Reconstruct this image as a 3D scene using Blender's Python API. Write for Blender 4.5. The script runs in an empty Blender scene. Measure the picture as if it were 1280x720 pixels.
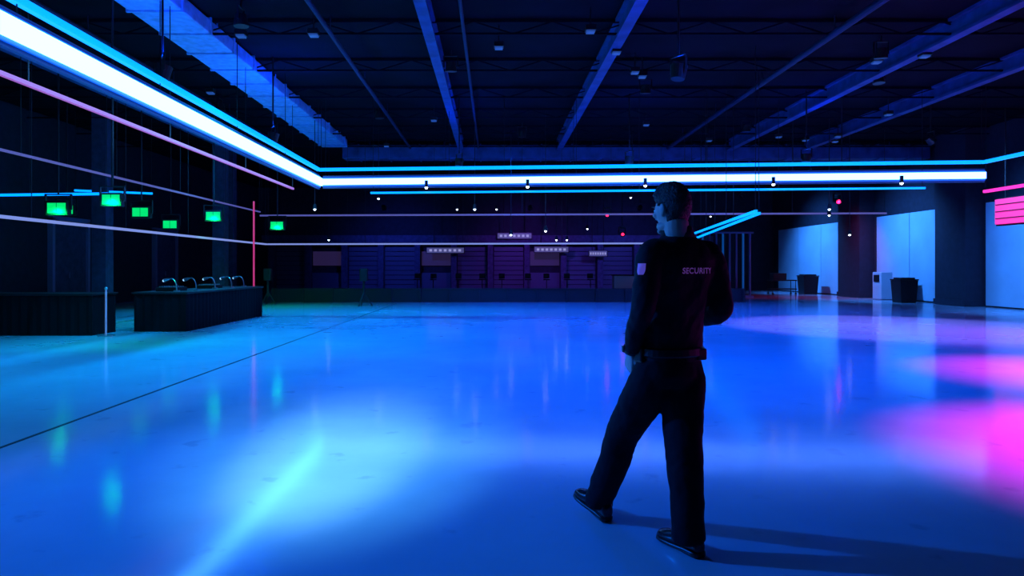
import bpy, bmesh, math, random
from mathutils import Vector, Matrix
from mathutils.bvhtree import BVHTree
random.seed(4)
sc = bpy.context.scene
sc.view_settings.view_transform = 'Standard'
sc.view_settings.look = 'None'

# ---------------------------------------------------------------- materials
def mat(name, color=(.5,.5,.5), rough=.5, metal=0, emis=None, estr=0, noise=0, nscale=5, bump=0, bscale=30, spec=.5, coat=0):
    m = bpy.data.materials.new(name); m.use_nodes = True
    nt = m.node_tree; b = nt.nodes['Principled BSDF']
    b.inputs['Base Color'].default_value = (*color, 1)
    b.inputs['Roughness'].default_value = rough
    b.inputs['Metallic'].default_value = metal
    b.inputs['Specular IOR Level'].default_value = spec
    b.inputs['Coat Weight'].default_value = coat
    if emis:
        b.inputs['Emission Color'].default_value = (*emis, 1)
        b.inputs['Emission Strength'].default_value = estr
    tc = nt.nodes.new('ShaderNodeTexCoord')
    if noise:
        n = nt.nodes.new('ShaderNodeTexNoise'); n.inputs['Scale'].default_value = nscale
        n.inputs['Detail'].default_value = 5
        nt.links.new(tc.outputs['Object'], n.inputs['Vector'])
        r = nt.nodes.new('ShaderNodeValToRGB')
        r.color_ramp.elements[0].position = .3; r.color_ramp.elements[1].position = .7
        r.color_ramp.elements[0].color = (*[c*(1-noise) for c in color], 1)
        r.color_ramp.elements[1].color = (*[min(1, c*(1+noise)) for c in color], 1)
        nt.links.new(n.outputs['Fac'], r.inputs['Fac'])
        nt.links.new(r.outputs['Color'], b.inputs['Base Color'])
    if bump:
        n2 = nt.nodes.new('ShaderNodeTexNoise'); n2.inputs['Scale'].default_value = bscale
        nt.links.new(tc.outputs['Object'], n2.inputs['Vector'])
        bp = nt.nodes.new('ShaderNodeBump'); bp.inputs['Strength'].default_value = bump
        bp.inputs['Distance'].default_value = .02
        nt.links.new(n2.outputs['Fac'], bp.inputs['Height'])
        nt.links.new(bp.outputs['Normal'], b.inputs['Normal'])
    return m

def floor_mat():
    m = bpy.data.materials.new('polished_concrete'); m.use_nodes = True
    nt = m.node_tree; b = nt.nodes['Principled BSDF']
    tc = nt.nodes.new('ShaderNodeTexCoord')
    n = nt.nodes.new('ShaderNodeTexNoise'); n.inputs['Scale'].default_value = .45; n.inputs['Detail'].default_value = 8
    n.inputs['Roughness'].default_value = .6
    nt.links.new(tc.outputs['Object'], n.inputs['Vector'])
    r = nt.nodes.new('ShaderNodeValToRGB')
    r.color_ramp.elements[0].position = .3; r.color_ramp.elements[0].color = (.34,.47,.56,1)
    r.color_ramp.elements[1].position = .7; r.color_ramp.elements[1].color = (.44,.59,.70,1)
    nt.links.new(n.outputs['Fac'], r.inputs['Fac'])
    v = nt.nodes.new('ShaderNodeTexNoise'); v.inputs['Scale'].default_value = 3.2; v.inputs['Detail'].default_value = 10
    nt.links.new(tc.outputs['Object'], v.inputs['Vector'])
    r2 = nt.nodes.new('ShaderNodeValToRGB')
    r2.color_ramp.elements[0].position = .30; r2.color_ramp.elements[0].color = (.55,.55,.55,1)
    r2.color_ramp.elements[1].position = .36; r2.color_ramp.elements[1].color = (1,1,1,1)
    nt.links.new(v.outputs['Fac'], r2.inputs['Fac'])
    mx = nt.nodes.new('ShaderNodeMix'); mx.data_type = 'RGBA'; mx.blend_type = 'MULTIPLY'
    mx.inputs['Factor'].default_value = .4
    nt.links.new(r.outputs['Color'], mx.inputs['A']); nt.links.new(r2.outputs['Color'], mx.inputs['B'])
    nt.links.new(mx.outputs['Result'], b.inputs['Base Color'])
    rr = nt.nodes.new('ShaderNodeMapRange'); rr.inputs['To Min'].default_value = .09; rr.inputs['To Max'].default_value = .17
    nt.links.new(n.outputs['Fac'], rr.inputs['Value'])
    nt.links.new(rr.outputs['Result'], b.inputs['Roughness'])
    b.inputs['Specular IOR Level'].default_value = .95
    bp = nt.nodes.new('ShaderNodeBump'); bp.inputs['Strength'].default_value = .05; bp.inputs['Distance'].default_value = .02
    n3 = nt.nodes.new('ShaderNodeTexNoise'); n3.inputs['Scale'].default_value = 2.0
    nt.links.new(tc.outputs['Object'], n3.inputs['Vector'])
    nt.links.new(n3.outputs['Fac'], bp.inputs['Height']); nt.links.new(bp.outputs['Normal'], b.inputs['Normal'])
    return m

M_floor = floor_mat()
M_dark = mat('dark_paint', (.012,.015,.028), .8, noise=.3)
M_ceil = mat('ceiling_black', (.003,.003,.007), .95, noise=.5, nscale=1, spec=.1)
M_beam = mat('beam_steel_paint', (.026,.065,.18), .6, noise=.3, nscale=3, spec=.2)
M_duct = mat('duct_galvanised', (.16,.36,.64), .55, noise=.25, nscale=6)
M_black = mat('black_metal', (.012,.012,.015), .45, .3)
M_drape = mat('black_drape', (.004,.004,.007), .9, bump=.3, bscale=14, spec=.1)
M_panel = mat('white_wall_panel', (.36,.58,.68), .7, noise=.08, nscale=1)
M_column = mat('column_paint', (.014,.018,.035), .7, noise=.2)
M_back = mat('back_wall_paint', (.06,.055,.11), .8, noise=.3)
M_steel = mat('brushed_steel', (.5,.5,.55), .3, .9)
M_whiteplastic = mat('white_plastic', (.5,.5,.55), .5)
M_line = mat('floor_joint', (.02,.02,.03), .8)
def E(name, c, s): return mat(name, (.05,.05,.05), .5, emis=c, estr=s)
M_Lwhite = E('led_white_cyan', (.078,.38,1), 12)
M_Lwhite2 = E('led_white_violet', (.085,.23,1), 11)
M_Lblue = E('led_blue_halo', (.0,.10,1), 1.1)  # blue glow around the tubes, put into strips as emission
M_Lglow = E('led_outer_halo', (.0,.04,.5), .40)  # fainter outer step of the same imitated bloom
M_Lcyan = E('led_cyan', (.0,.22,1), 2.4)
M_Lpink = E('led_pink', (.42,.12,.60), .8)
M_Lviolet = E('led_violet', (.14,.14,.60), .55)
M_Lthin = E('led_pale', (.25,.33,.85), .8)
M_green = E('green_lens', (.0,.8,.16), 1.0)
M_white = E('white_lens', (.7,.85,1), 9)
M_red = E('red_lens', (1,.01,.06), 5)
M_mag = E('magenta_led_screen', (1,.01,.40), 1.1)
M_dimfix = E('dim_fixture', (.03,.14,.7), .4)
M_sign = E('sign_face', (.16,.16,.5), .35)

# ---------------------------------------------------------------- helpers
def obj(name, bm, mats, parent=None, smooth=False):
    me = bpy.data.meshes.new(name); bm.to_mesh(me); bm.free()
    if not isinstance(mats, (list,tuple)): mats = [mats]
    for m in mats: me.materials.append(m)
    if smooth:
        for p in me.polygons: p.use_smooth = True
    o = bpy.data.objects.new(name, me); sc.collection.objects.link(o)
    if parent: o.parent = parent
    return o
def empty(name, loc=(0,0,0)):
    o = bpy.data.objects.new(name, None); o.location = loc; o.empty_display_size = .2
    sc.collection.objects.link(o); return o
def box(bm, c, s, mi=0, rot=None, bevel=0):
    r = bmesh.ops.create_cube(bm, size=1)
    vs = r['verts']
    M = Matrix.Translation(c) @ (rot if rot else Matrix()) @ Matrix.Diagonal((*s,1))
    bmesh.ops.transform(bm, matrix=M, verts=vs)
    fs = {f for v in vs for f in v.link_faces}
    for f in fs: f.material_index = mi
    if bevel:
        es = {e for v in vs for e in v.link_edges}
        rr = bmesh.ops.bevel(bm, geom=list(es), offset=bevel, segments=2, affect='EDGES', profile=.5)
        for f in rr['faces']: f.material_index = mi
def bar(bm, a, b, w, h=None, mi=0):
    a=Vector(a); b=Vector(b); d=b-a; L=d.length
    h = h or w
    q = d.to_track_quat('Y','Z').to_matrix().to_4x4()
    box(bm, (a+b)/2, (w, L, h), mi, q)
def cyl(bm, a, b, r, r2=None, seg=12, mi=0, caps=True):
    a=Vector(a); b=Vector(b); d=b-a
    q = d.to_track_quat('Z','Y').to_matrix().to_4x4()
    res = bmesh.ops.create_cone(bm, cap_ends=caps, segments=seg, radius1=r, radius2=(r if r2 is None else r2), depth=d.length)
    bmesh.ops.transform(bm, matrix=Matrix.Translation((a+b)/2)@q, verts=res['verts'])
    for f in {f for v in res['verts'] for f in v.link_faces}: f.material_index = mi; 
def ball(bm, c, r, mi=0, s=(1,1,1), seg=12):
    res = bmesh.ops.create_uvsphere(bm, u_segments=seg, v_segments=max(6,seg//2+2), radius=r)
    bmesh.ops.transform(bm, matrix=Matrix.Translation(c)@Matrix.Diagonal((*s,1)), verts=res['verts'])
    for f in {f for v in res['verts'] for f in v.link_faces}: f.material_index = mi
    return res['verts']

CEIL = 6.5
# ---------------------------------------------------------------- room shell
XL, XR, YN, YF = -15.0, 17.8, -3.0, 43.5
bm=bmesh.new(); box(bm, ((XL+XR)/2,(YN+YF)/2,-.1),(XR-XL+.4,YF-YN+.4,.2)); obj('floor',bm,M_floor)
bm=bmesh.new(); box(bm, ((XL+XR)/2,(YN+YF)/2,CEIL+.1),(XR-XL+.4,YF-YN+.4,.2)); obj('ceiling',bm,M_ceil)
bm=bmesh.new(); box(bm, (XL-.1,(YN+YF)/2,CEIL/2),(.2,YF-YN,CEIL)); obj('wall_left',bm,M_dark)
bm=bmesh.new(); box(bm, (XR+.1,(YN+YF)/2,CEIL/2),(.2,YF-YN,CEIL)); obj('wall_right',bm,M_dark)
bm=bmesh.new(); box(bm, ((XL+XR)/2,YF+.1,CEIL/2),(XR-XL,.2,CEIL)); obj('wall_back',bm,M_dark)
bm=bmesh.new(); box(bm, ((XL+XR)/2,YN-.1,CEIL/2),(XR-XL,.2,CEIL)); obj('wall_front',bm,M_dark)
bm=bmesh.new(); box(bm, (-3.84,13.5,.002),(.032,28,.004))
obj('trim_1',bm,M_line)

bm=bmesh.new()
for y0,y1 in ((17,24.6),(26.6,31.6),(34.2,42.5)):
    n=max(1,round((y1-y0)/2.6)); w=(y1-y0)/n
    for i in range(n):
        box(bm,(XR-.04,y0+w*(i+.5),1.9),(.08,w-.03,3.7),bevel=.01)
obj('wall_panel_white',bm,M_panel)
for y,w in ((25.6,1.7),(32.9,2.0)):
    bm=bmesh.new()
    box(bm,(XR-.35,y,CEIL/2),(.7,w,CEIL-.02)); box(bm,(XR-.37,y,.12),(.76,w+.06,.22))
    obj('structural_column',bm,M_column)

# ---------------------------------------------------------------- ceiling structure
def beam_I(name, x, y0, y1, ztop, w, h, m):
    bm=bmesh.new()
    box(bm,(x,(y0+y1)/2,ztop-.03),(w,y1-y0,.06)); box(bm,(x,(y0+y1)/2,ztop-h+.03),(w,y1-y0,.06))
    box(bm,(x,(y0+y1)/2,ztop-h/2),(w*.25,y1-y0,h-.1))
    return obj(name,bm,m)
for x in (-1.3,2.6,9.4,12.4,-10.5):
    beam_I('ceiling_beam',x,YN+.1,27.2,CEIL,.22,.42,M_beam)
bm=bmesh.new()
box(bm,(-6.25,12.0,6.3),(1.0,29.8,.30),bevel=.03)
for i in range(24): box(bm,(-6.25,-2.4+i*1.25,6.3),(1.06,.05,.36))
for i in range(8): 
    for sx in(-.5,.5): cyl(bm,(-6.25+sx,-1+i*3.8,6.4),(-6.25+sx,-1+i*3.8,6.5),.015)
obj('air_duct',bm,M_duct)
bm=bmesh.new()
box(bm,(5.7,27.6,6.05),(23.5,.7,.55),bevel=.05)
for i in range(19): box(bm,(-5.4+i*1.22,27.6,6.05),(.05,.76,.61))
for i in range(8): cyl(bm,(-5+i*3,27.6,6.3),(-5+i*3,27.6,6.5),.02)
obj('air_duct',bm,M_beam)
M_pipe=mat('pipe_paint',(.010,.018,.05),.6,spec=.2)
bm=bmesh.new()
for x,r in ((-3.3,.05),(-.6,.035),(6.9,.07),(-8.2,.05)):
    cyl(bm,(x,-2.5,6.15),(x,27,6.15),r,seg=10)
    for i in range(8): cyl(bm,(x,-1+i*3.7,6.15),(x,-1+i*3.7,6.5),.012,seg=6)
obj('ceiling_pipe_run',bm,M_pipe)
bm=bmesh.new()
for j in range(11):
    y=1+j*2.6
    bar(bm,(XL+.1,y,6.46),(XR-.1,y,6.46),.07,.06); bar(bm,(XL+.1,y,6.20),(XR-.1,y,6.20),.05,.04)
    x=XL+.2; k=0
    while x<XR-1:
        bar(bm,(x,y,6.2 if k%2 else 6.45),(x+.8,y,6.45 if k%2 else 6.2),.025); x+=.8; k+=1
obj('ceiling_joists',bm,mat('joist_paint',(.004,.006,.012),.9,spec=.05))
bm=bmesh.new()
for i in range(20):
    x=random.uniform(-9,14); y=random.uniform(12,27)
    box(bm,(x,y,6.02),(.16,.16,.05),1); box(bm,(x,y,6.08),(.20,.20,.10),0); cyl(bm,(x,y,6.1),(x,y,6.5),.012,seg=6)
obj('ceiling_downlights',bm,[M_black,M_dimfix])

# ---------------------------------------------------------------- LED frames
def led_frame(name, runs):
    root=empty(name)
    for k,(pts,w,m,halo) in enumerate(runs):
        bm=bmesh.new()
        for a,b in zip(pts[:-1],pts[1:]):
            bar(bm,a,b,w,w,0)
            if halo:  # glowing strips added above and below the tube to imitate its bloom
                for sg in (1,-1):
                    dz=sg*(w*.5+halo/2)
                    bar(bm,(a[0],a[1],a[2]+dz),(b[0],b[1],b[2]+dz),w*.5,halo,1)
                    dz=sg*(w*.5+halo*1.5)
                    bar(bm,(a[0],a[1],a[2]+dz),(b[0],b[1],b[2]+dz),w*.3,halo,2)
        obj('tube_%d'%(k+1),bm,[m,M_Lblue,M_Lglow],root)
        bm=bmesh.new()
        for a,b in zip(pts[:-1],pts[1:]):
            L=(Vector(b)-Vector(a)).length; n=max(2,int(L/3.2))
            for i in range(n+1):
                p=Vector(a).lerp(Vector(b),(i+.02)/(n+.04))
                cyl(bm,(p.x,p.y,p.z+w*.4),(p.x,p.y,CEIL),.008,seg=6)
        obj('suspension_%d'%(k+1),bm,M_black,root)
    return root
A=lambda z:[(-5.3,1.0,z),(-5.3,20.7,z),(13.8,19.2,z),(13.8,3.0,z)]
led_frame('led_light_frame',[
  (A(4.38),.09,M_Lcyan,0),
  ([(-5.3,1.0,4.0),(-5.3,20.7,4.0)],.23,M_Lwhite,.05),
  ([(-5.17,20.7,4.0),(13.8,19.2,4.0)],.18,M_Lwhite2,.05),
  ([(-3.7,20.55,3.66),(12.2,19.3,3.66)],.055,M_Lcyan,0),
  ([(-5.87,1.0,3.72),(-5.87,20.0,3.72)],.055,M_Lpink,0),
  ([(13.8,19.2,3.55),(13.8,9.0,3.55)],.08,E('led_hot_pink',(1,.03,.5),1.3),0),
])
led_frame('led_light_frame',[
  ([(-9,3,3.56),(-9,26.3,3.56)],.045,M_Lviolet,0),
  ([(-9,26.3,3.42),(14.5,25.2,3.42)],.06,M_Lviolet,0),
  ([(-9,3,2.34),(-9,27.0,2.34),(6.6,26.6,2.36)],.06,M_Lthin,0),
])
led_frame('led_light_frame',[
  ([(8.2,30,2.7),(6.0,15.6,2.7)],.06,M_Lcyan,0),
  ([(8.6,30,2.6),(6.7,17.2,2.78)],.06,M_Lcyan,0),
])
led_frame('led_light_frame',[
  ([(-13.5,17,3.2),(-9.6,17,3.25)],.06,M_Lcyan,0),
  ([(-13.5,22,3.9),(-11.0,22,3.8)],.06,M_Lcyan,0),
])
bm=bmesh.new(); cyl(bm,(-7.2,20.5,.85),(-7.2,20.5,3.4),.026,mi=0); cyl(bm,(-7.2,20.5,.0),(-7.2,20.5,.85),.025,mi=1); cyl(bm,(-7.2,20.5,0),(-7.2,20.5,.04),.22,mi=1,seg=20)
obj('pink_tube_lamp',bm,[E('led_pink2',(1,.04,.30),.5),M_black])

# ---------------------------------------------------------------- lamps
def spot(name, loc, target, color, power, half_deg, blend=.5, r=.12, hang=CEIL):
    loc=Vector(loc); d=(Vector(target)-loc).normalized()
    root=empty(name,loc)
    L=bpy.data.lights.new('lamp','SPOT'); L.color=color; L.energy=power; L.spot_size=math.radians(2*half_deg)
    L.spot_blend=blend; L.shadow_soft_size=r
    lo=bpy.data.objects.new('lamp',L); sc.collection.objects.link(lo); lo.parent=root
    lo.rotation_euler=d.to_track_quat('-Z','Y').to_euler()
    lo.location=d*.06
    bm=bmesh.new()
    cyl(bm,-d*.32,-d*.10,.11,.14,seg=16)
    up=Vector((0,0,1)); side=d.cross(up)
    if side.length<.01: side=Vector((1,0,0))
    side.normalize(); c=-d*.2
    for s in(-1,1): bar(bm,c+side*s*.16,c+side*s*.16+up*.26,.03,.015)
    bar(bm,c+side*-.175+up*.26,c+side*.175+up*.26,.03,.015)
    if hang: cyl(bm,c+up*.26,Vector((c.x,c.y,hang-loc.z)),.02,seg=8)
    obj('housing',bm,M_black,root)
    return root
B=(0.0,.085,1); C=(0.0,.36,1)
for x,y,p in ((.5,9.0,3200),(4.5,10,2800),(-1,16,2800),(4,18,3100),(8.5,15,2100),(1,24,2500),(8.5,23,2100)):
    spot('added_pool_lamp',(x,y,5.9),(x,y+.8,0),B,p,60,1.0)
for x,y,p in ((-8,9,2300),(-4.8,13,3000),(-8,20,2400),(-3.5,21,2200)):
    spot('added_pool_lamp',(x,y,5.9),(x+.3,y,0),C,p,58,1.0)
spot('added_pool_lamp',(-6.6,5.2,3.9),(1.4,3.2,.0),(0,.13,1),2600,34,1.0,r=.12)
# unseen lamps added behind the camera to brighten a soft elongated floor pool
spot('added_pool_lamp',(-.8,-2.6,3.2),(-1.22,5.3,0),(.34,.74,1),7800,6.0,1,r=.08)
spot('added_pool_lamp',(-.8,-2.6,4.6),(-1.20,5.6,0),(.12,.58,1),5500,10,1,r=.08)
spot('added_pool_lamp',(9.6,17,5.9),(9.6,16.5,0),(.28,.20,1),3200,36,.3)
spot('added_pool_lamp',(6.6,5.2,5.9),(5.75,4.8,0),(1,.012,.66),9500,25,.9)
spot('added_pool_lamp',(8.6,8.6,5.9),(8.2,8.7,0),(1,.012,.66),7500,25,1)
spot('added_pool_lamp',(13.0,13.0,5.9),(12.0,13.0,0),(.8,.02,.9),2400,38,1)
for y in (21,29,37):
    spot('added_pool_lamp',(13.6,y,5.2),(XR,y,1.6),(.05,.26,1),2600,50,1)
for x,c in ((-6,(.03,.07,.9)),(2,(.22,.05,.9)),(8,(.07,.07,.9))):
    spot('added_pool_lamp',(x,37.5,4.6),(x,43,1.6),c,950,50,1)
for x,y in ((-5.3,6),(-5.3,11),(-5.3,16.5),(-1,20.4),(4,20),(9,19.6),(3,11)):
    spot('added_pool_lamp',(x,y,4.75),(x+.3,y+.2,7),(0,.045,1),260 if x>-5 else 650,70,1)  # uplights added to brighten the ceiling beams and duct

def wash_panel(loc, s, glow=None):
    root=empty('led_wash_panel',loc)
    bm=bmesh.new()
    box(bm,(0,0,0),(.44*s,.12*s,.28*s),0,bevel=.012)
    box(bm,(0,-.061*s,0),(.36*s,.006,.20*s),1)
    box(bm,(0,-.066*s,0),(.008,.008,.20*s),0)
    for k in(-1,1): box(bm,(k*.25*s,0,.12*s),(.02*s,.05*s,.30*s),0)
    box(bm,(0,0,.27*s),(.52*s,.05*s,.02*s),0)
    cyl(bm,(0,0,.27*s),(0,0,CEIL-loc[2]),.02,seg=8)
    obj('body',bm,[M_black,M_green],root)
    if glow:
        L=bpy.data.lights.new('beam','SPOT'); L.color=(0,1,.16); L.energy=glow; L.spot_size=2.4; L.spot_blend=1; L.shadow_soft_size=.07
        lo=bpy.data.objects.new('beam',L); sc.collection.objects.link(lo); lo.parent=root; lo.location=(0,-.2*s,-.04*s)
        lo.rotation_euler=(math.radians(40),0,0)
for i,p in enumerate(((-6.7,12,2.6),(-8.6,21,3.0),(-9.8,19,2.95),(-10.2,16,2.8),(-10.4,22,2.8),(-7.6,24,2.9),(-12.5,20,3.1))):
    wash_panel(p,.85 if i==0 else 1.2,170 if i in(0,1,3,5) else None)
def moving_head(loc, lensmat, s=1, glow=None):
    root=empty('moving_head_light',loc)
    bm=bmesh.new()
    box(bm,(0,0,.28*s),(.26*s,.22*s,.10*s),0,bevel=.01)
    for k in(-1,1): box(bm,(k*.15*s,0,.12*s),(.035*s,.10*s,.34*s),0,bevel=.006)
    cyl(bm,(0,.12*s,.02*s),(0,-.14*s,-.03*s),.09*s,.115*s,seg=16)
    cyl(bm,(0,-.141*s,-.03*s),(0,-.15*s,-.032*s),.065*s,seg=16,mi=1)
    cyl(bm,(0,0,.3*s),(0,0,CEIL-loc[2]),.02,seg=8)
    obj('body',bm,[M_black,lensmat],root)
    if glow:
        L=bpy.data.lights.new('beam','SPOT'); L.color=(1,.01,.12); L.energy=glow; L.spot_size=2.4; L.spot_blend=1; L.shadow_soft_size=.07
        lo=bpy.data.objects.new('beam',L); sc.collection.objects.link(lo); lo.parent=root; lo.location=(0,-.24*s,-.06*s)
        lo.rotation_euler=(math.radians(40),0,0)
for i,p in enumerate(((15.6,31,4.45),(5.3,32,3.9),(13.9,13.6,3.9),(6.4,34,3.1))):
    moving_head(p,M_red,1.1,330 if i in (0,2) else None)
for i in range(26):
    x=-8.5+i*.85+random.uniform(-.3,.3); y=random.choice((22,24.5,29,33)); z=random.choice((3.3,3.9,2.6,4.4))
    if -2<x<14 or z<4: 
        bm=bmesh.new()
        cyl(bm,(x,y,z),(x,y,z+.16),.075,.05,seg=12); cyl(bm,(x,y,z+.16),(x,y,CEIL),.012,seg=6)
        ball(bm,(x,y,z-.01),.038,1)
        obj('pendant_light',bm,[M_black,M_white])
for x in (-2,1.0,4.4,8,11.5):
    bm=bmesh.new(); y=20.7-(x+5.3)*.0785; z=4.0-.2
    cyl(bm,(x,y-.14,z),(x,y-.14,z+.2),.05,seg=12); ball(bm,(x,y-.14,z-.01),.045,1)
    bar(bm,(x,y-.14,z+.15),(x,y,z+.2),.03); obj('pendant_light',bm,[M_black,M_white])

bm=bmesh.new()
box(bm,(16.2,20.7,3.20),(.10,2.6,.80),1,bevel=.01); box(bm,(16.27,20.7,3.20),(.08,2.7,.9),0)
for k in range(3): box(bm,(16.14,20.7,2.98+k*.22),(.02,2.5,.03),0)
for k in(-1,1): cyl(bm,(16.27,20.7+k,3.6),(16.27,20.7+k,CEIL-.01),.02,seg=8)
obj('led_screen',bm,[M_black,M_mag])

# ---------------------------------------------------------------- far area
bm=bmesh.new()
box(bm,(.6,28,.26),(19.4,.12,.50)); bar(bm,(-9.1,28,.54),(10.3,28,.54),.16,.05)
for i in range(17): box(bm,(-9+i*1.2,27.9,.26),(.06,.08,.52))
obj('low_barrier',bm,mat('barrier_paint',(.02,.02,.03),.5))
bm=bmesh.new()
for i in range(13):
    x=-14+i*2.3
    box(bm,(x,43.1,1.7),(.35,.5,3.4),0)
for i in range(12):
    x=-14+i*2.3+1.15
    if i%3!=1: 
        for k in range(9): box(bm,(x,43.3,.2+k*.3),(1.85,.06,.26),1)
    else:
        box(bm,(x,43.3,.55),(1.85,.2,1.1),1)
        box(bm,(x,43.4,2.0),(1.85,.05,.9),2)
box(bm,(-.5,43.0,3.2),(28,.7,.5),0)
obj('shuttered_kiosk_row',bm,[M_back,mat('shutter',(.08,.075,.13),.6),E('kiosk_interior',(.25,.14,.65),.06)])
for x,z,w in ((-3.0,2.5,2.4),(1.3,3.4,2.2),(3.6,2.55,2.2),(6.5,2.3,1.2)):
    bm=bmesh.new(); box(bm,(x,42.5,z),(w,.06,.42),0); box(bm,(x,42.46,z),(w-.1,.02,.32),1)
    for k in range(7): box(bm,(x-w*.38+k*w*.125,42.445,z),(w*.07,.01,.14),2)
    for k in(-1,1): cyl(bm,(x+k*w*.3,42.5,z),(x+k*w*.3,42.5,CEIL),.02,seg=8)
    obj('menu_sign',bm,[M_black,M_sign,E('sign_letters',(.5,.5,1),.55)])
bm=bmesh.new()
box(bm,(7.6,36,.5),(2.6,.7,1.0),0,bevel=.02); box(bm,(7.6,36,1.03),(2.8,.85,.06),1,bevel=.01); box(bm,(7.6,35.64,.06),(2.6,.02,.12),1)
obj('service_counter',bm,[M_whiteplastic,M_black])
def stool(x,y):
    bm=bmesh.new(); cyl(bm,(x,y,0),(x,y,.03),.22,seg=20); cyl(bm,(x,y,.03),(x,y,.72),.025); cyl(bm,(x,y,.72),(x,y,.78),.19,.2,seg=20)
    box(bm,(x,y+.17,.95),(.34,.04,.28),bevel=.015); obj('bar_stool',bm,M_black)
for i in range(9): stool(-4.5+i*1.25+random.uniform(-.2,.2),38.5)
for x,y in ((-4.75,25.0),(-8.6,26.0)):
    bm=bmesh.new()
    for k in range(3):
        a=k*2.094; cyl(bm,(x+.3*math.cos(a),y+.3*math.sin(a),0.01),(x,y,.5),.025,seg=8)
    cyl(bm,(x,y,.3),(x,y,1.0),.045,seg=8); box(bm,(x,y,1.15),(.28,.28,.46),bevel=.03); cyl(bm,(x,y-.15,1.1),(x,y-.14,1.1),.08,seg=16)
    obj('speaker_on_stand',bm,M_black)
bm=bmesh.new()
for i in range(11): box(bm,(9.0+i*.32,32.5,1.55),(.06,.12,3.0),1 if i%3==0 else 0)
box(bm,(10.6,32.5,.04),(3.5,.2,.08)); box(bm,(10.6,32.5,3.08),(3.5,.2,.08))
obj('slatted_screen',bm,[mat('slat_paint',(.10,.14,.3),.5),E('slat_glow',(0,.12,.6),.35)])

# ---------------------------------------------------------------- counters on left
def counter(name, x0,x1,y0,y1,h):
    bm=bmesh.new(); cx,cy=(x0+x1)/2,(y0+y1)/2
    per=[]
    pts=[(x0,y0),(x1,y0),(x1,y1),(x0,y1)]
    k=0
    for i in range(4):
        a=Vector(pts[i]); b=Vector(pts[(i+1)%4]); L=(b-a).length; m=max(2,int(L/.06)); nrm=Vector(((b-a).y,-(b-a).x)).normalized()
        for j in range(m):
            p=a.lerp(b,j/m)+nrm*(.012*math.sin(k*1.9)); per.append(p); k+=1
    lo=[bm.verts.new((p.x,p.y,0.0)) for p in per]; hi=[bm.verts.new((p.x,p.y,h-.03)) for p in per]
    for i in range(len(per)):
        j=(i+1)%len(per); bm.faces.new((lo[i],lo[j],hi[j],hi[i]))
    box(bm,(cx,cy,h-.02),(x1-x0+.08,y1-y0+.08,.04),1,bevel=.008)
    return obj(name,bm,[M_drape,M_black])
counter('draped_counter',-7.9,-6.75,15.0,19.9,.87)
counter('draped_counter',-11.4,-8.3,14.1,15.0,.87)
def goose(x,y,z):
    bm=bmesh.new(); cyl(bm,(x,y,z),(x,y,z+.03),.07,seg=16)
    pr=None
    for i in range(9):
        t=i/8; p=Vector((x-.18*t*t+.0,y,z+.03+.26*math.sin(t*1.9)))
        if pr: cyl(bm,pr,p,.014,seg=8)
        pr=p
    cyl(bm,pr,pr+Vector((-.10,0,-.03)),.028,.04,seg=12)
    ball(bm,pr+Vector((-.11,0,-.033)),.03,1)
    obj('gooseneck_lamp',bm,[M_steel,E('lamp_tip',(.3,.6,1),1.5)])
for y in (15.3,16.3,17.4,18.5,19.4): goose(-7.1,y,.87)
for y in (15.8,17.9):
    bm=bmesh.new(); box(bm,(-7.45,y,.915),(.45,.6,.09),0,bevel=.01)
    for i in range(5):
        for j in range(4): cyl(bm,(-7.62+j*.11,y-.22+i*.11,.96),(-7.62+j*.11,y-.22+i*.11,.985),.016,seg=8,mi=1)
    obj('audio_mixer',bm,[M_black,M_steel])
bm=bmesh.new(); cyl(bm,(-7.95,14.0,0),(-7.95,14.0,.03),.16,seg=24); cyl(bm,(-7.95,14.0,.03),(-7.95,14.0,.95),.02,mi=1); ball(bm,(-7.95,14.0,.98),.035,0)
obj('stanchion_post',bm,[M_steel,mat('post_metal_glow',(.5,.4,.6),.3,.5,emis=(.5,.4,.9),estr=.08)])  # faint glow put into the post metal as emission
for k0,y in enumerate((18,24,31)):
    bm=bmesh.new()
    box(bm,(XL+.06,y,1.5),(.10,1.9,3.0),1)
    for k in(-1,1): box(bm,(XL+.1,y+k*1.0,1.55),(.18,.14,3.1),0)
    box(bm,(XL+.1,y,3.1),(.18,2.14,.14),0); cyl(bm,(XL+.15,y-.1,1.05),(XL+.15,y-.1,1.25),.02,mi=0)
    obj('door_%d'%(k0+1),bm,[mat('frame_violet',(.25,.2,.35),.6),M_back])
for x,y in ((-12.6,22),(-10.6,26.5),(-11.6,30)):
    bm=bmesh.new(); box(bm,(x,y,CEIL/2),(.45,.45,CEIL-.02)); box(bm,(x,y,.15),(.55,.55,.28),bevel=.02); obj('structural_column',bm,M_back)

def bin_(x,y,w,h,m):
    bm=bmesh.new()
    vs=[]; 
    for z,s in ((.0,.86),(h*.9,1.0)):
        vs.append([bm.verts.new((x+sx*w/2*s,y+sy*w/2*s,z)) for sx,sy in((-1,-1),(1,-1),(1,1),(-1,1))])
    bm.faces.new(vs[0][::-1])
    for i in range(4): bm.faces.new((vs[0][i],vs[0][(i+1)%4],vs[1][(i+1)%4],vs[1][i]))
    box(bm,(x,y,h*.93),(w*1.06,w*1.06,h*.05),bevel=.01)
    box(bm,(x,y,h*.98),(w*.8,w*.8,h*.07),bevel=.02)
    obj('trash_bin',bm,m)
bin_(16.6,27.6,.7,1.0,M_black); bin_(17.2,28.6,.6,.95,M_black)
bin_(16.8,36.5,.8,1.05,M_black); 
bm=bmesh.new(); box(bm,(17.2,30.2,.62),(.5,.7,1.2),bevel=.03); box(bm,(16.94,30.2,.95),(.05,.4,.3),1)
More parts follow.
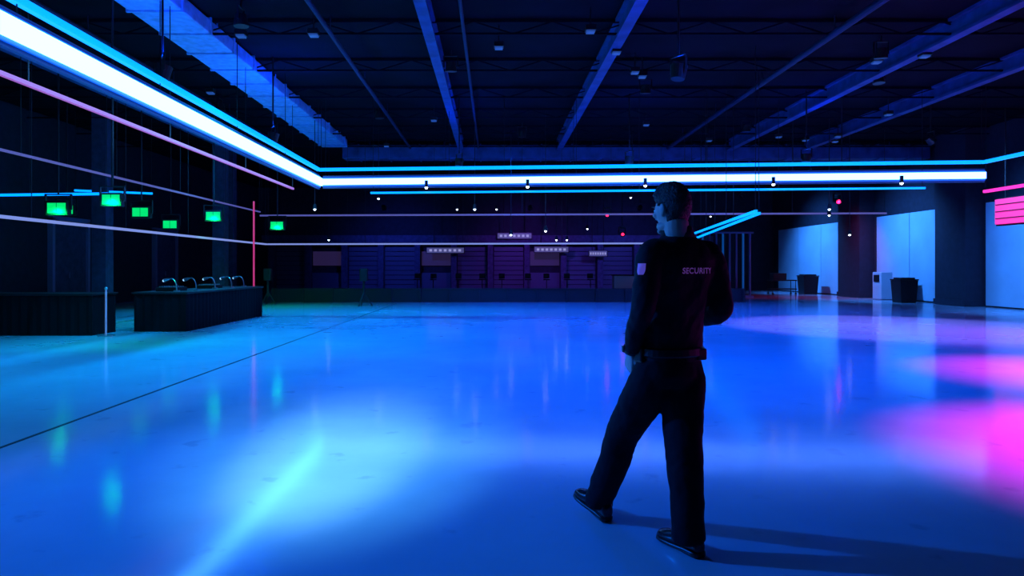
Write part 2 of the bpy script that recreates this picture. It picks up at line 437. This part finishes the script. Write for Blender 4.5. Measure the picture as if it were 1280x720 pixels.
obj('water_dispenser',bm,[M_whiteplastic,M_black])
bm=bmesh.new()
box(bm,(15.2,36,.75),(1.3,.7,.06)); box(bm,(15.2,36,.3),(1.3,.7,.05)); box(bm,(15.0,36,.95),(.7,.5,.35),bevel=.02)
for sx in(-.6,.6):
    for sy in(-.3,.3): cyl(bm,(15.2+sx,36+sy,.06),(15.2+sx,36+sy,.78),.02,seg=8); ball(bm,(15.2+sx,36+sy,.06),.06)
obj('utility_cart',bm,M_black)

# ================================================================= the guard
guard=empty('security_guard',(0,0,0))
M_shirt=mat('uniform_shirt_black',(.007,.008,.014),.75,bump=.35,bscale=18,spec=.2)
M_pants=mat('uniform_trousers_black',(.006,.006,.010),.8,bump=.35,bscale=14,spec=.15)
M_skin=mat('skin',(.60,.42,.36),.5,noise=.08,nscale=20)
M_hair=mat('hair_brown',(.045,.032,.030),.55,noise=.5,nscale=60,bump=.8,bscale=120)
M_shoe=mat('shoe_leather',(.012,.010,.010),.25)
M_belt=mat('belt_leather',(.008,.008,.009),.35)

def loft(bm, secs, N=20, p=2.0):
    rings=[]
    for c,u,v in secs:
        c=Vector(c); r=[]
        for i in range(N):
            t=2*math.pi*i/N; ct,st=math.cos(t),math.sin(t)
            a=math.copysign(abs(ct)**(2/p),ct); b=math.copysign(abs(st)**(2/p),st)
            r.append(bm.verts.new(c+u*a+v*b))
        rings.append(r)
    for a,b in zip(rings[:-1],rings[1:]):
        for i in range(N): bm.faces.new((a[i],a[(i+1)%N],b[(i+1)%N],b[i]))
    bm.faces.new(rings[0][::-1]); bm.faces.new(rings[-1])
    bmesh.ops.recalc_face_normals(bm,faces=bm.faces)
def cr(p0,p1,p2,p3,t):
    return .5*((2*p1)+(-p0+p2)*t+(2*p0-5*p1+4*p2-p3)*t*t+(-p0+3*p1-3*p2+p3)*t**3)
def limb(bm, pts, rad, N=16, sub=5, flat=1.0, ref=Vector((1,0,0))):
    pts=[Vector(p) for p in pts]; P=[];R=[]
    for i in range(len(pts)-1):
        p0=pts[max(0,i-1)];p1=pts[i];p2=pts[i+1];p3=pts[min(len(pts)-1,i+2)]
        for k in range(sub):
            t=k/sub; P.append(cr(p0,p1,p2,p3,t)); R.append(rad[i]*(1-t)+rad[i+1]*t)
    P.append(pts[-1]);R.append(rad[-1])
    secs=[]
    for i,p in enumerate(P):
        T=(P[min(i+1,len(P)-1)]-P[max(i-1,0)]).normalized()
        v=T.cross(ref).normalized(); u=v.cross(T).normalized()
        secs.append((p,u*R[i],v*R[i]*flat))
    loft(bm,secs,N)
def remesh(o, vox, smooth=4, disp=0, dscale=.12):
    m=o.modifiers.new('r','REMESH'); m.mode='VOXEL'; m.voxel_size=vox; m.use_smooth_shade=True
    s=o.modifiers.new('s','SMOOTH'); s.iterations=smooth; s.factor=.6
    if disp:
        t=bpy.data.textures.new('folds','CLOUDS'); t.noise_scale=dscale; t.noise_depth=2
        d=o.modifiers.new('d','DISPLACE'); d.texture=t; d.strength=disp; d.mid_level=.5; d.texture_coords='LOCAL'
        s2=o.modifiers.new('s2','SMOOTH'); s2.iterations=1
def bake(o):
    dg=bpy.context.evaluated_depsgraph_get(); e=o.evaluated_get(dg)
    me=bpy.data.meshes.new_from_object(e); 
    for mm in o.data.materials:
        if mm.name not in [x.name for x in me.materials if x]: me.materials.append(mm)
    o.modifiers.clear(); o.data=me
    for p in me.polygons: p.use_smooth=True

F=Vector((-.45,.893,0)).normalized(); Rt=Vector((F.y,-F.x,0)); U=Vector((0,0,1))
bm=bmesh.new()
sec=[(.90,.907,3.50,.160,.114),(.98,.910,3.50,.165,.120),(1.06,.916,3.50,.162,.116),(1.16,.925,3.50,.166,.118),(1.27,.935,3.495,.182,.126),
     (1.37,.946,3.485,.200,.128),(1.45,.950,3.48,.200,.118),(1.505,.950,3.48,.165,.100),(1.548,.945,3.48,.100,.084),(1.58,.938,3.482,.070,.072)]
loft(bm,[((x,y,z),Rt*a,F*b) for z,x,y,a,b in sec],28,2.3)
shL=(.793,3.40,1.465); elL=(.728,3.345,1.195); wrL=(.710,3.485,.985)
shR=(1.108,3.555,1.465); elR=(1.172,3.525,1.19); wrR=(1.04,3.745,1.13)
limb(bm,[(.86,3.43,1.468),shL,(.757,3.36,1.34),elL,(.712,3.40,1.10),wrL],[.07,.080,.068,.058,.052,.042])
limb(bm,[(1.03,3.52,1.468),shR,(1.155,3.54,1.33),elR,(1.13,3.64,1.145),wrR],[.07,.080,.068,.060,.052,.042])
shirt=obj('shirt',bm,M_shirt,guard,True); remesh(shirt,.009,6,.022,.10); 
bm=bmesh.new()
loft(bm,[(Vector((.942,3.481,1.555)),Rt*.086,F*.088),(Vector((.932,3.483,1.612)),Rt*.073,F*.077),(Vector((.930,3.484,1.615)),Rt*.066,F*.070)],24)
obj('collar',bm,M_shirt,guard,True)
bm=bmesh.new()
loft(bm,[((.905,3.50,1.00),Rt*.152,F*.110),((.905,3.50,.93),Rt*.168,F*.125),((.905,3.50,.86),Rt*.176,F*.130),((.905,3.50,.80),Rt*.155,F*.105)],24,2.3)
limb(bm,[(.835,3.465,.93),(.798,3.51,.80),(.745,3.60,.64),(.690,3.68,.50),(.648,3.745,.30),(.598,3.815,.13),(.590,3.825,.070)],[.10,.116,.104,.092,.084,.078,.082])
limb(bm,[(.975,3.535,.93),(.975,3.52,.80),(.965,3.48,.64),(.960,3.44,.51),(.958,3.39,.30),(.956,3.355,.13),(.958,3.355,.065)],[.10,.116,.104,.094,.086,.080,.084])
pants=obj('trousers',bm,M_pants,guard,True); remesh(pants,.009,5,.020,.11)
bm=bmesh.new()
loft(bm,[(Vector((.910,3.50,.955)),Rt*.174,F*.128),(Vector((.910,3.50,.962)),Rt*.180,F*.133),(Vector((.910,3.50,.995)),Rt*.178,F*.132),(Vector((.910,3.50,1.0)),Rt*.165,F*.12)],32,2.3)
q=Matrix((Rt,F,U)).transposed().to_4x4()
for a,s in ((2.9,(.035,.06,.08)),(-1.0,(.06,.03,.06))):
    p=Vector((.910,3.50,.965))+Rt*.180*math.cos(a)+F*.130*math.sin(a)
    box(bm,p,s,0,q,bevel=.008)
obj('duty_belt',bm,M_belt,guard)

def shoe(heel, toe, name='shoe'):
    heel=Vector(heel); toe=Vector(toe); d=(toe-heel); L=d.length; d.normalize()
    side=Vector((d.y,-d.x,0)).normalized(); up=side.cross(d).normalized()
    bm=bmesh.new()
    prof=[(0,.022,.020,.035),(.02,.034,.040,.045),(.10,.038,.055,.060),(.25,.038,.058,.066),(.40,.040,.050,.056),(.60,.047,.038,.044),(.78,.049,.030,.036),(.92,.038,.025,.028),(.99,.018,.016,.020)]
    loft(bm,[(heel+d*L*t+up*(c),side*a,up*b) for t,a,b,c in prof],18,2.2)
    o=obj(name,bm,M_shoe,guard,True); o.modifiers.new('s','SUBSURF').levels=1; o.modifiers['s'].render_levels=2
    bm=bmesh.new()
    loft(bm,[(heel+d*L*t+up*.010,side*(a+.004),up*(.012 if t>.3 else .016)) for t,a,b,c in prof],18,4)
    obj(name+'_sole',bm,M_belt,guard,True)
shoe((.628,3.755,.006),(.485,4.005,.075),name='shoe_l')
shoe((1.000,3.290,.006),(.862,3.555,.004),name='shoe_r')

# head
Hf=Vector((-.54,.84,-.04)).normalized(); Hr=Hf.cross(U).normalized(); Hu=Hr.cross(Hf).normalized()
HC=Vector((.912,3.478,1.694))
HM=Matrix.Translation(HC)@Matrix((Hr,Hf,Hu)).transposed().to_4x4()
def headshape(co, grow=0):
    x,y,z=co
    X=x*(.077+grow); Y=y*(.097+grow); Z=z*(.120+grow)
    if z<0:
        k=-z; X*=1-.30*k*k; 
        if y>0: Y*=1-.05*k
        else: Y*=1-.38*k
    if y>.6: Y-= (y-.6)*.018
    return Vector((X,Y,Z))
bm=bmesh.new()
res=bmesh.ops.create_uvsphere(bm,u_segments=36,v_segments=28,radius=1)
for v in res['verts']: v.co=headshape(v.co)
def bl(c,s,seg=14): 
    ball(bm,c,1,0,s,seg)
bl((0,.095,-.015),(.011,.014,.026)); bl((0,.104,-.032),(.015,.014,.011))
bl((0,.088,.022),(.045,.012,.010))
bl((0,.080,-.100),(.026,.018,.018)); bl((0,.090,-.062),(.023,.010,.006)); bl((0,.088,-.073),(.020,.010,.006))
for s in(-1,1):
    bl((s*.048,.066,-.020),(.020,.020,.018)); bl((s*.050,.030,-.082),(.016,.035,.020))
    bl((s*.084,-.008,.002),(.007,.019,.031)); bl((s*.080,-.002,-.024),(.006,.010,.012))
limb(bm,[(0,-.02,-.06),(0,-.022,-.11),(.012,-.025,-.19)],[.062,.063,.066],ref=Vector((1,0,0)))
bmesh.ops.transform(bm,matrix=HM,verts=bm.verts)
head=obj('head',bm,M_skin,guard,True); remesh(head,.0045,3)
bm=bmesh.new()
for s in(-1,1): ball(bm,HM@Vector((s*.031,.083,.003)),.0125,0)
obj('eyes',bm,mat('eye_white',(.7,.7,.7),.2),guard,True)
bm=bmesh.new()
for s in(-1,1): ball(bm,HM@Vector((s*.031,.0925,.003)),.006,0)
obj('irises',bm,mat('iris',(.03,.02,.015),.2),guard,True)
bm=bmesh.new()
for s in(-1,1): ball(bm,HM@Vector((s*.033,.094,.024)),1,0,(.014,.014,.0035))
obj('eyebrows',bm,M_hair,guard,True)
bm=bmesh.new()
res=bmesh.ops.create_uvsphere(bm,u_segments=72,v_segments=60,radius=1)
kill=[]
for v in res['verts']:
    x,y,z=v.co
    if y>.35: lim=.25+ (y-.35)*.7
    elif y>.10: lim=-.02+(y-.10)*1.1
    elif y>-.22: lim=.24
    else: lim=-.62
    g=.005+.022*max(0,z)**1.0 + (.010 if y>.3 and z>.5 else 0)
    if z<.1: g*= .8
    n=random.uniform(-.0028,.0028)
    keep = z>lim
    v.co=headshape(v.co,g+n if keep else g)
    if not keep: kill.append(v)
bmesh.ops.delete(bm,geom=kill,context='VERTS')
bmesh.ops.transform(bm,matrix=HM,verts=bm.verts)
hair=obj('hair',bm,M_hair,guard,True); s=hair.modifiers.new('s','SOLIDIFY'); s.thickness=.012; s.offset=-1

def hand(name, wrist, along, palm_n, side, curl):
    y=Vector(along).normalized(); z=Vector(palm_n); z=(z-y*z.dot(y)).normalized(); x=y.cross(z).normalized()*side
    W=Vector(wrist)
    P=lambda a,b,c: W+x*a+y*b+z*c
    bm=bmesh.new()
    loft(bm,[(P(0,-.05,0),x*.027,z*.022),(P(0,0,0),x*.028,z*.019),(P(.002,.03,0),x*.036,z*.016),(P(0,.065,0),x*.041,z*.014),(P(0,.092,0),x*.040,z*.011)],18,2.4)
    for i,(ox,ln) in enumerate(((.030,.92),(.010,1.02),(-.010,.96),(-.030,.78))):
        ang=0
        q=[ox*.95,.082,0]; pts=[P(*q)]
        for k,seg in enumerate((.046,.028,.022)):
            ang+=curl*(1,.9,.6)[k]*(1+.12*i)
            q=[q[0]+ox*.03,q[1]+math.cos(ang)*seg*ln,q[2]+math.sin(ang)*seg*ln]; pts.append(P(*q))
        limb(bm,pts,[.0098,.0092,.0084,.0070],N=10,sub=3,ref=x)
    limb(bm,[P(.020,.018,.004),P(.046,.045,.014),P(.056,.072,.026),P(.054,.092,.038)],[.014,.0115,.0100,.0082],N=10,sub=3,ref=z)
    o=obj(name,bm,M_skin,guard,True); remesh(o,.003,2); return o
hand('hand_l',(.706,3.505,.965),(-.04,.30,-.85),Vector((.9,.3,.0)),1,.42)
hand('hand_r',(1.02,3.765,1.125),(-.80,.35,.05),(-.2,-.6,-.5),1,.5)
bm=bmesh.new(); d=Vector((-.05,.45,-.65)).normalized(); u=d.cross(Vector((1,0,0))).normalized(); w=u.cross(d).normalized()
c=Vector((.708,3.490,.985))
loft(bm,[(c-d*.012,w*.045,u*.042),(c-d*.010,w*.047,u*.044),(c+d*.010,w*.047,u*.044),(c+d*.012,w*.044,u*.042)],20)
box(bm,c-w*.048,(.012,.034,.034),1,bevel=.004)
obj('wristwatch',bm,[M_belt,M_steel],guard)

bpy.context.view_layer.update()
for o in (shirt,pants,head): bake(o)
bpy.context.view_layer.update()
bvh=BVHTree.FromPolygons([v.co.copy() for v in shirt.data.vertices],[tuple(p.vertices) for p in shirt.data.polygons])
M_text=mat('glowing_lettering',(.36,.28,.6),.5,emis=(.42,.16,.75),estr=.12)  # violet sheen of lettering and patch is put in as faint emission
cu=bpy.data.curves.new('t','FONT'); cu.body='SECURITY'; cu.size=.040; cu.align_x='CENTER'; cu.align_y='CENTER'; cu.space_character=1.1; cu.offset=.0008
to=bpy.data.objects.new('t',cu); sc.collection.objects.link(to); bpy.context.view_layer.update()
me=bpy.data.meshes.new_from_object(to.evaluated_get(bpy.context.evaluated_depsgraph_get()))
bpy.data.objects.remove(to)
bm=bmesh.new(); bm.from_mesh(me)
bmesh.ops.triangulate(bm,faces=bm.faces)
bmesh.ops.subdivide_edges(bm,edges=bm.edges,cuts=1)
def project(bm, origin, right, up, dirn, off=.004):
    for v in bm.verts:
        p=Vector(origin)+right*v.co.x+up*v.co.y
        h=bvh.ray_cast(p,dirn)
        v.co=(h[0]-dirn*off) if h[0] else p
project(bm,Vector((.952,3.487,1.385))-F*.4,Rt,U,F)
obj('back_lettering',bm,M_text,guard)
bm=bmesh.new()
bmesh.ops.create_grid(bm,x_segments=10,y_segments=10,size=.5)
for v in bm.verts:
    x,y=v.co.x,v.co.y; v.co.x=x*.046*(1-.35*max(0,-y*2)**2); v.co.y=y*.055
dL=(Rt*1.0+F*.35).normalized(); rL=dL.cross(U).normalized()
project(bm,Vector(shL)+Vector((0,0,-.07))-dL*.35,rL,U,dL,.004)
obj('shoulder_patch',bm,M_text,guard)

# ---------------------------------------------------------------- world, camera
w=bpy.data.worlds.new('World'); sc.world=w; w.use_nodes=True
w.node_tree.nodes['Background'].inputs[0].default_value=(.002,.006,.03,1); w.node_tree.nodes['Background'].inputs[1].default_value=1
cam=bpy.data.cameras.new('camera'); co=bpy.data.objects.new('camera',cam); sc.collection.objects.link(co)
co.location=(0,0,1.4); co.rotation_euler=(math.radians(90),0,0)
cam.sensor_width=36; cam.lens=24; cam.shift_x=23/1280; cam.shift_y=-25/1280
sc.camera=co
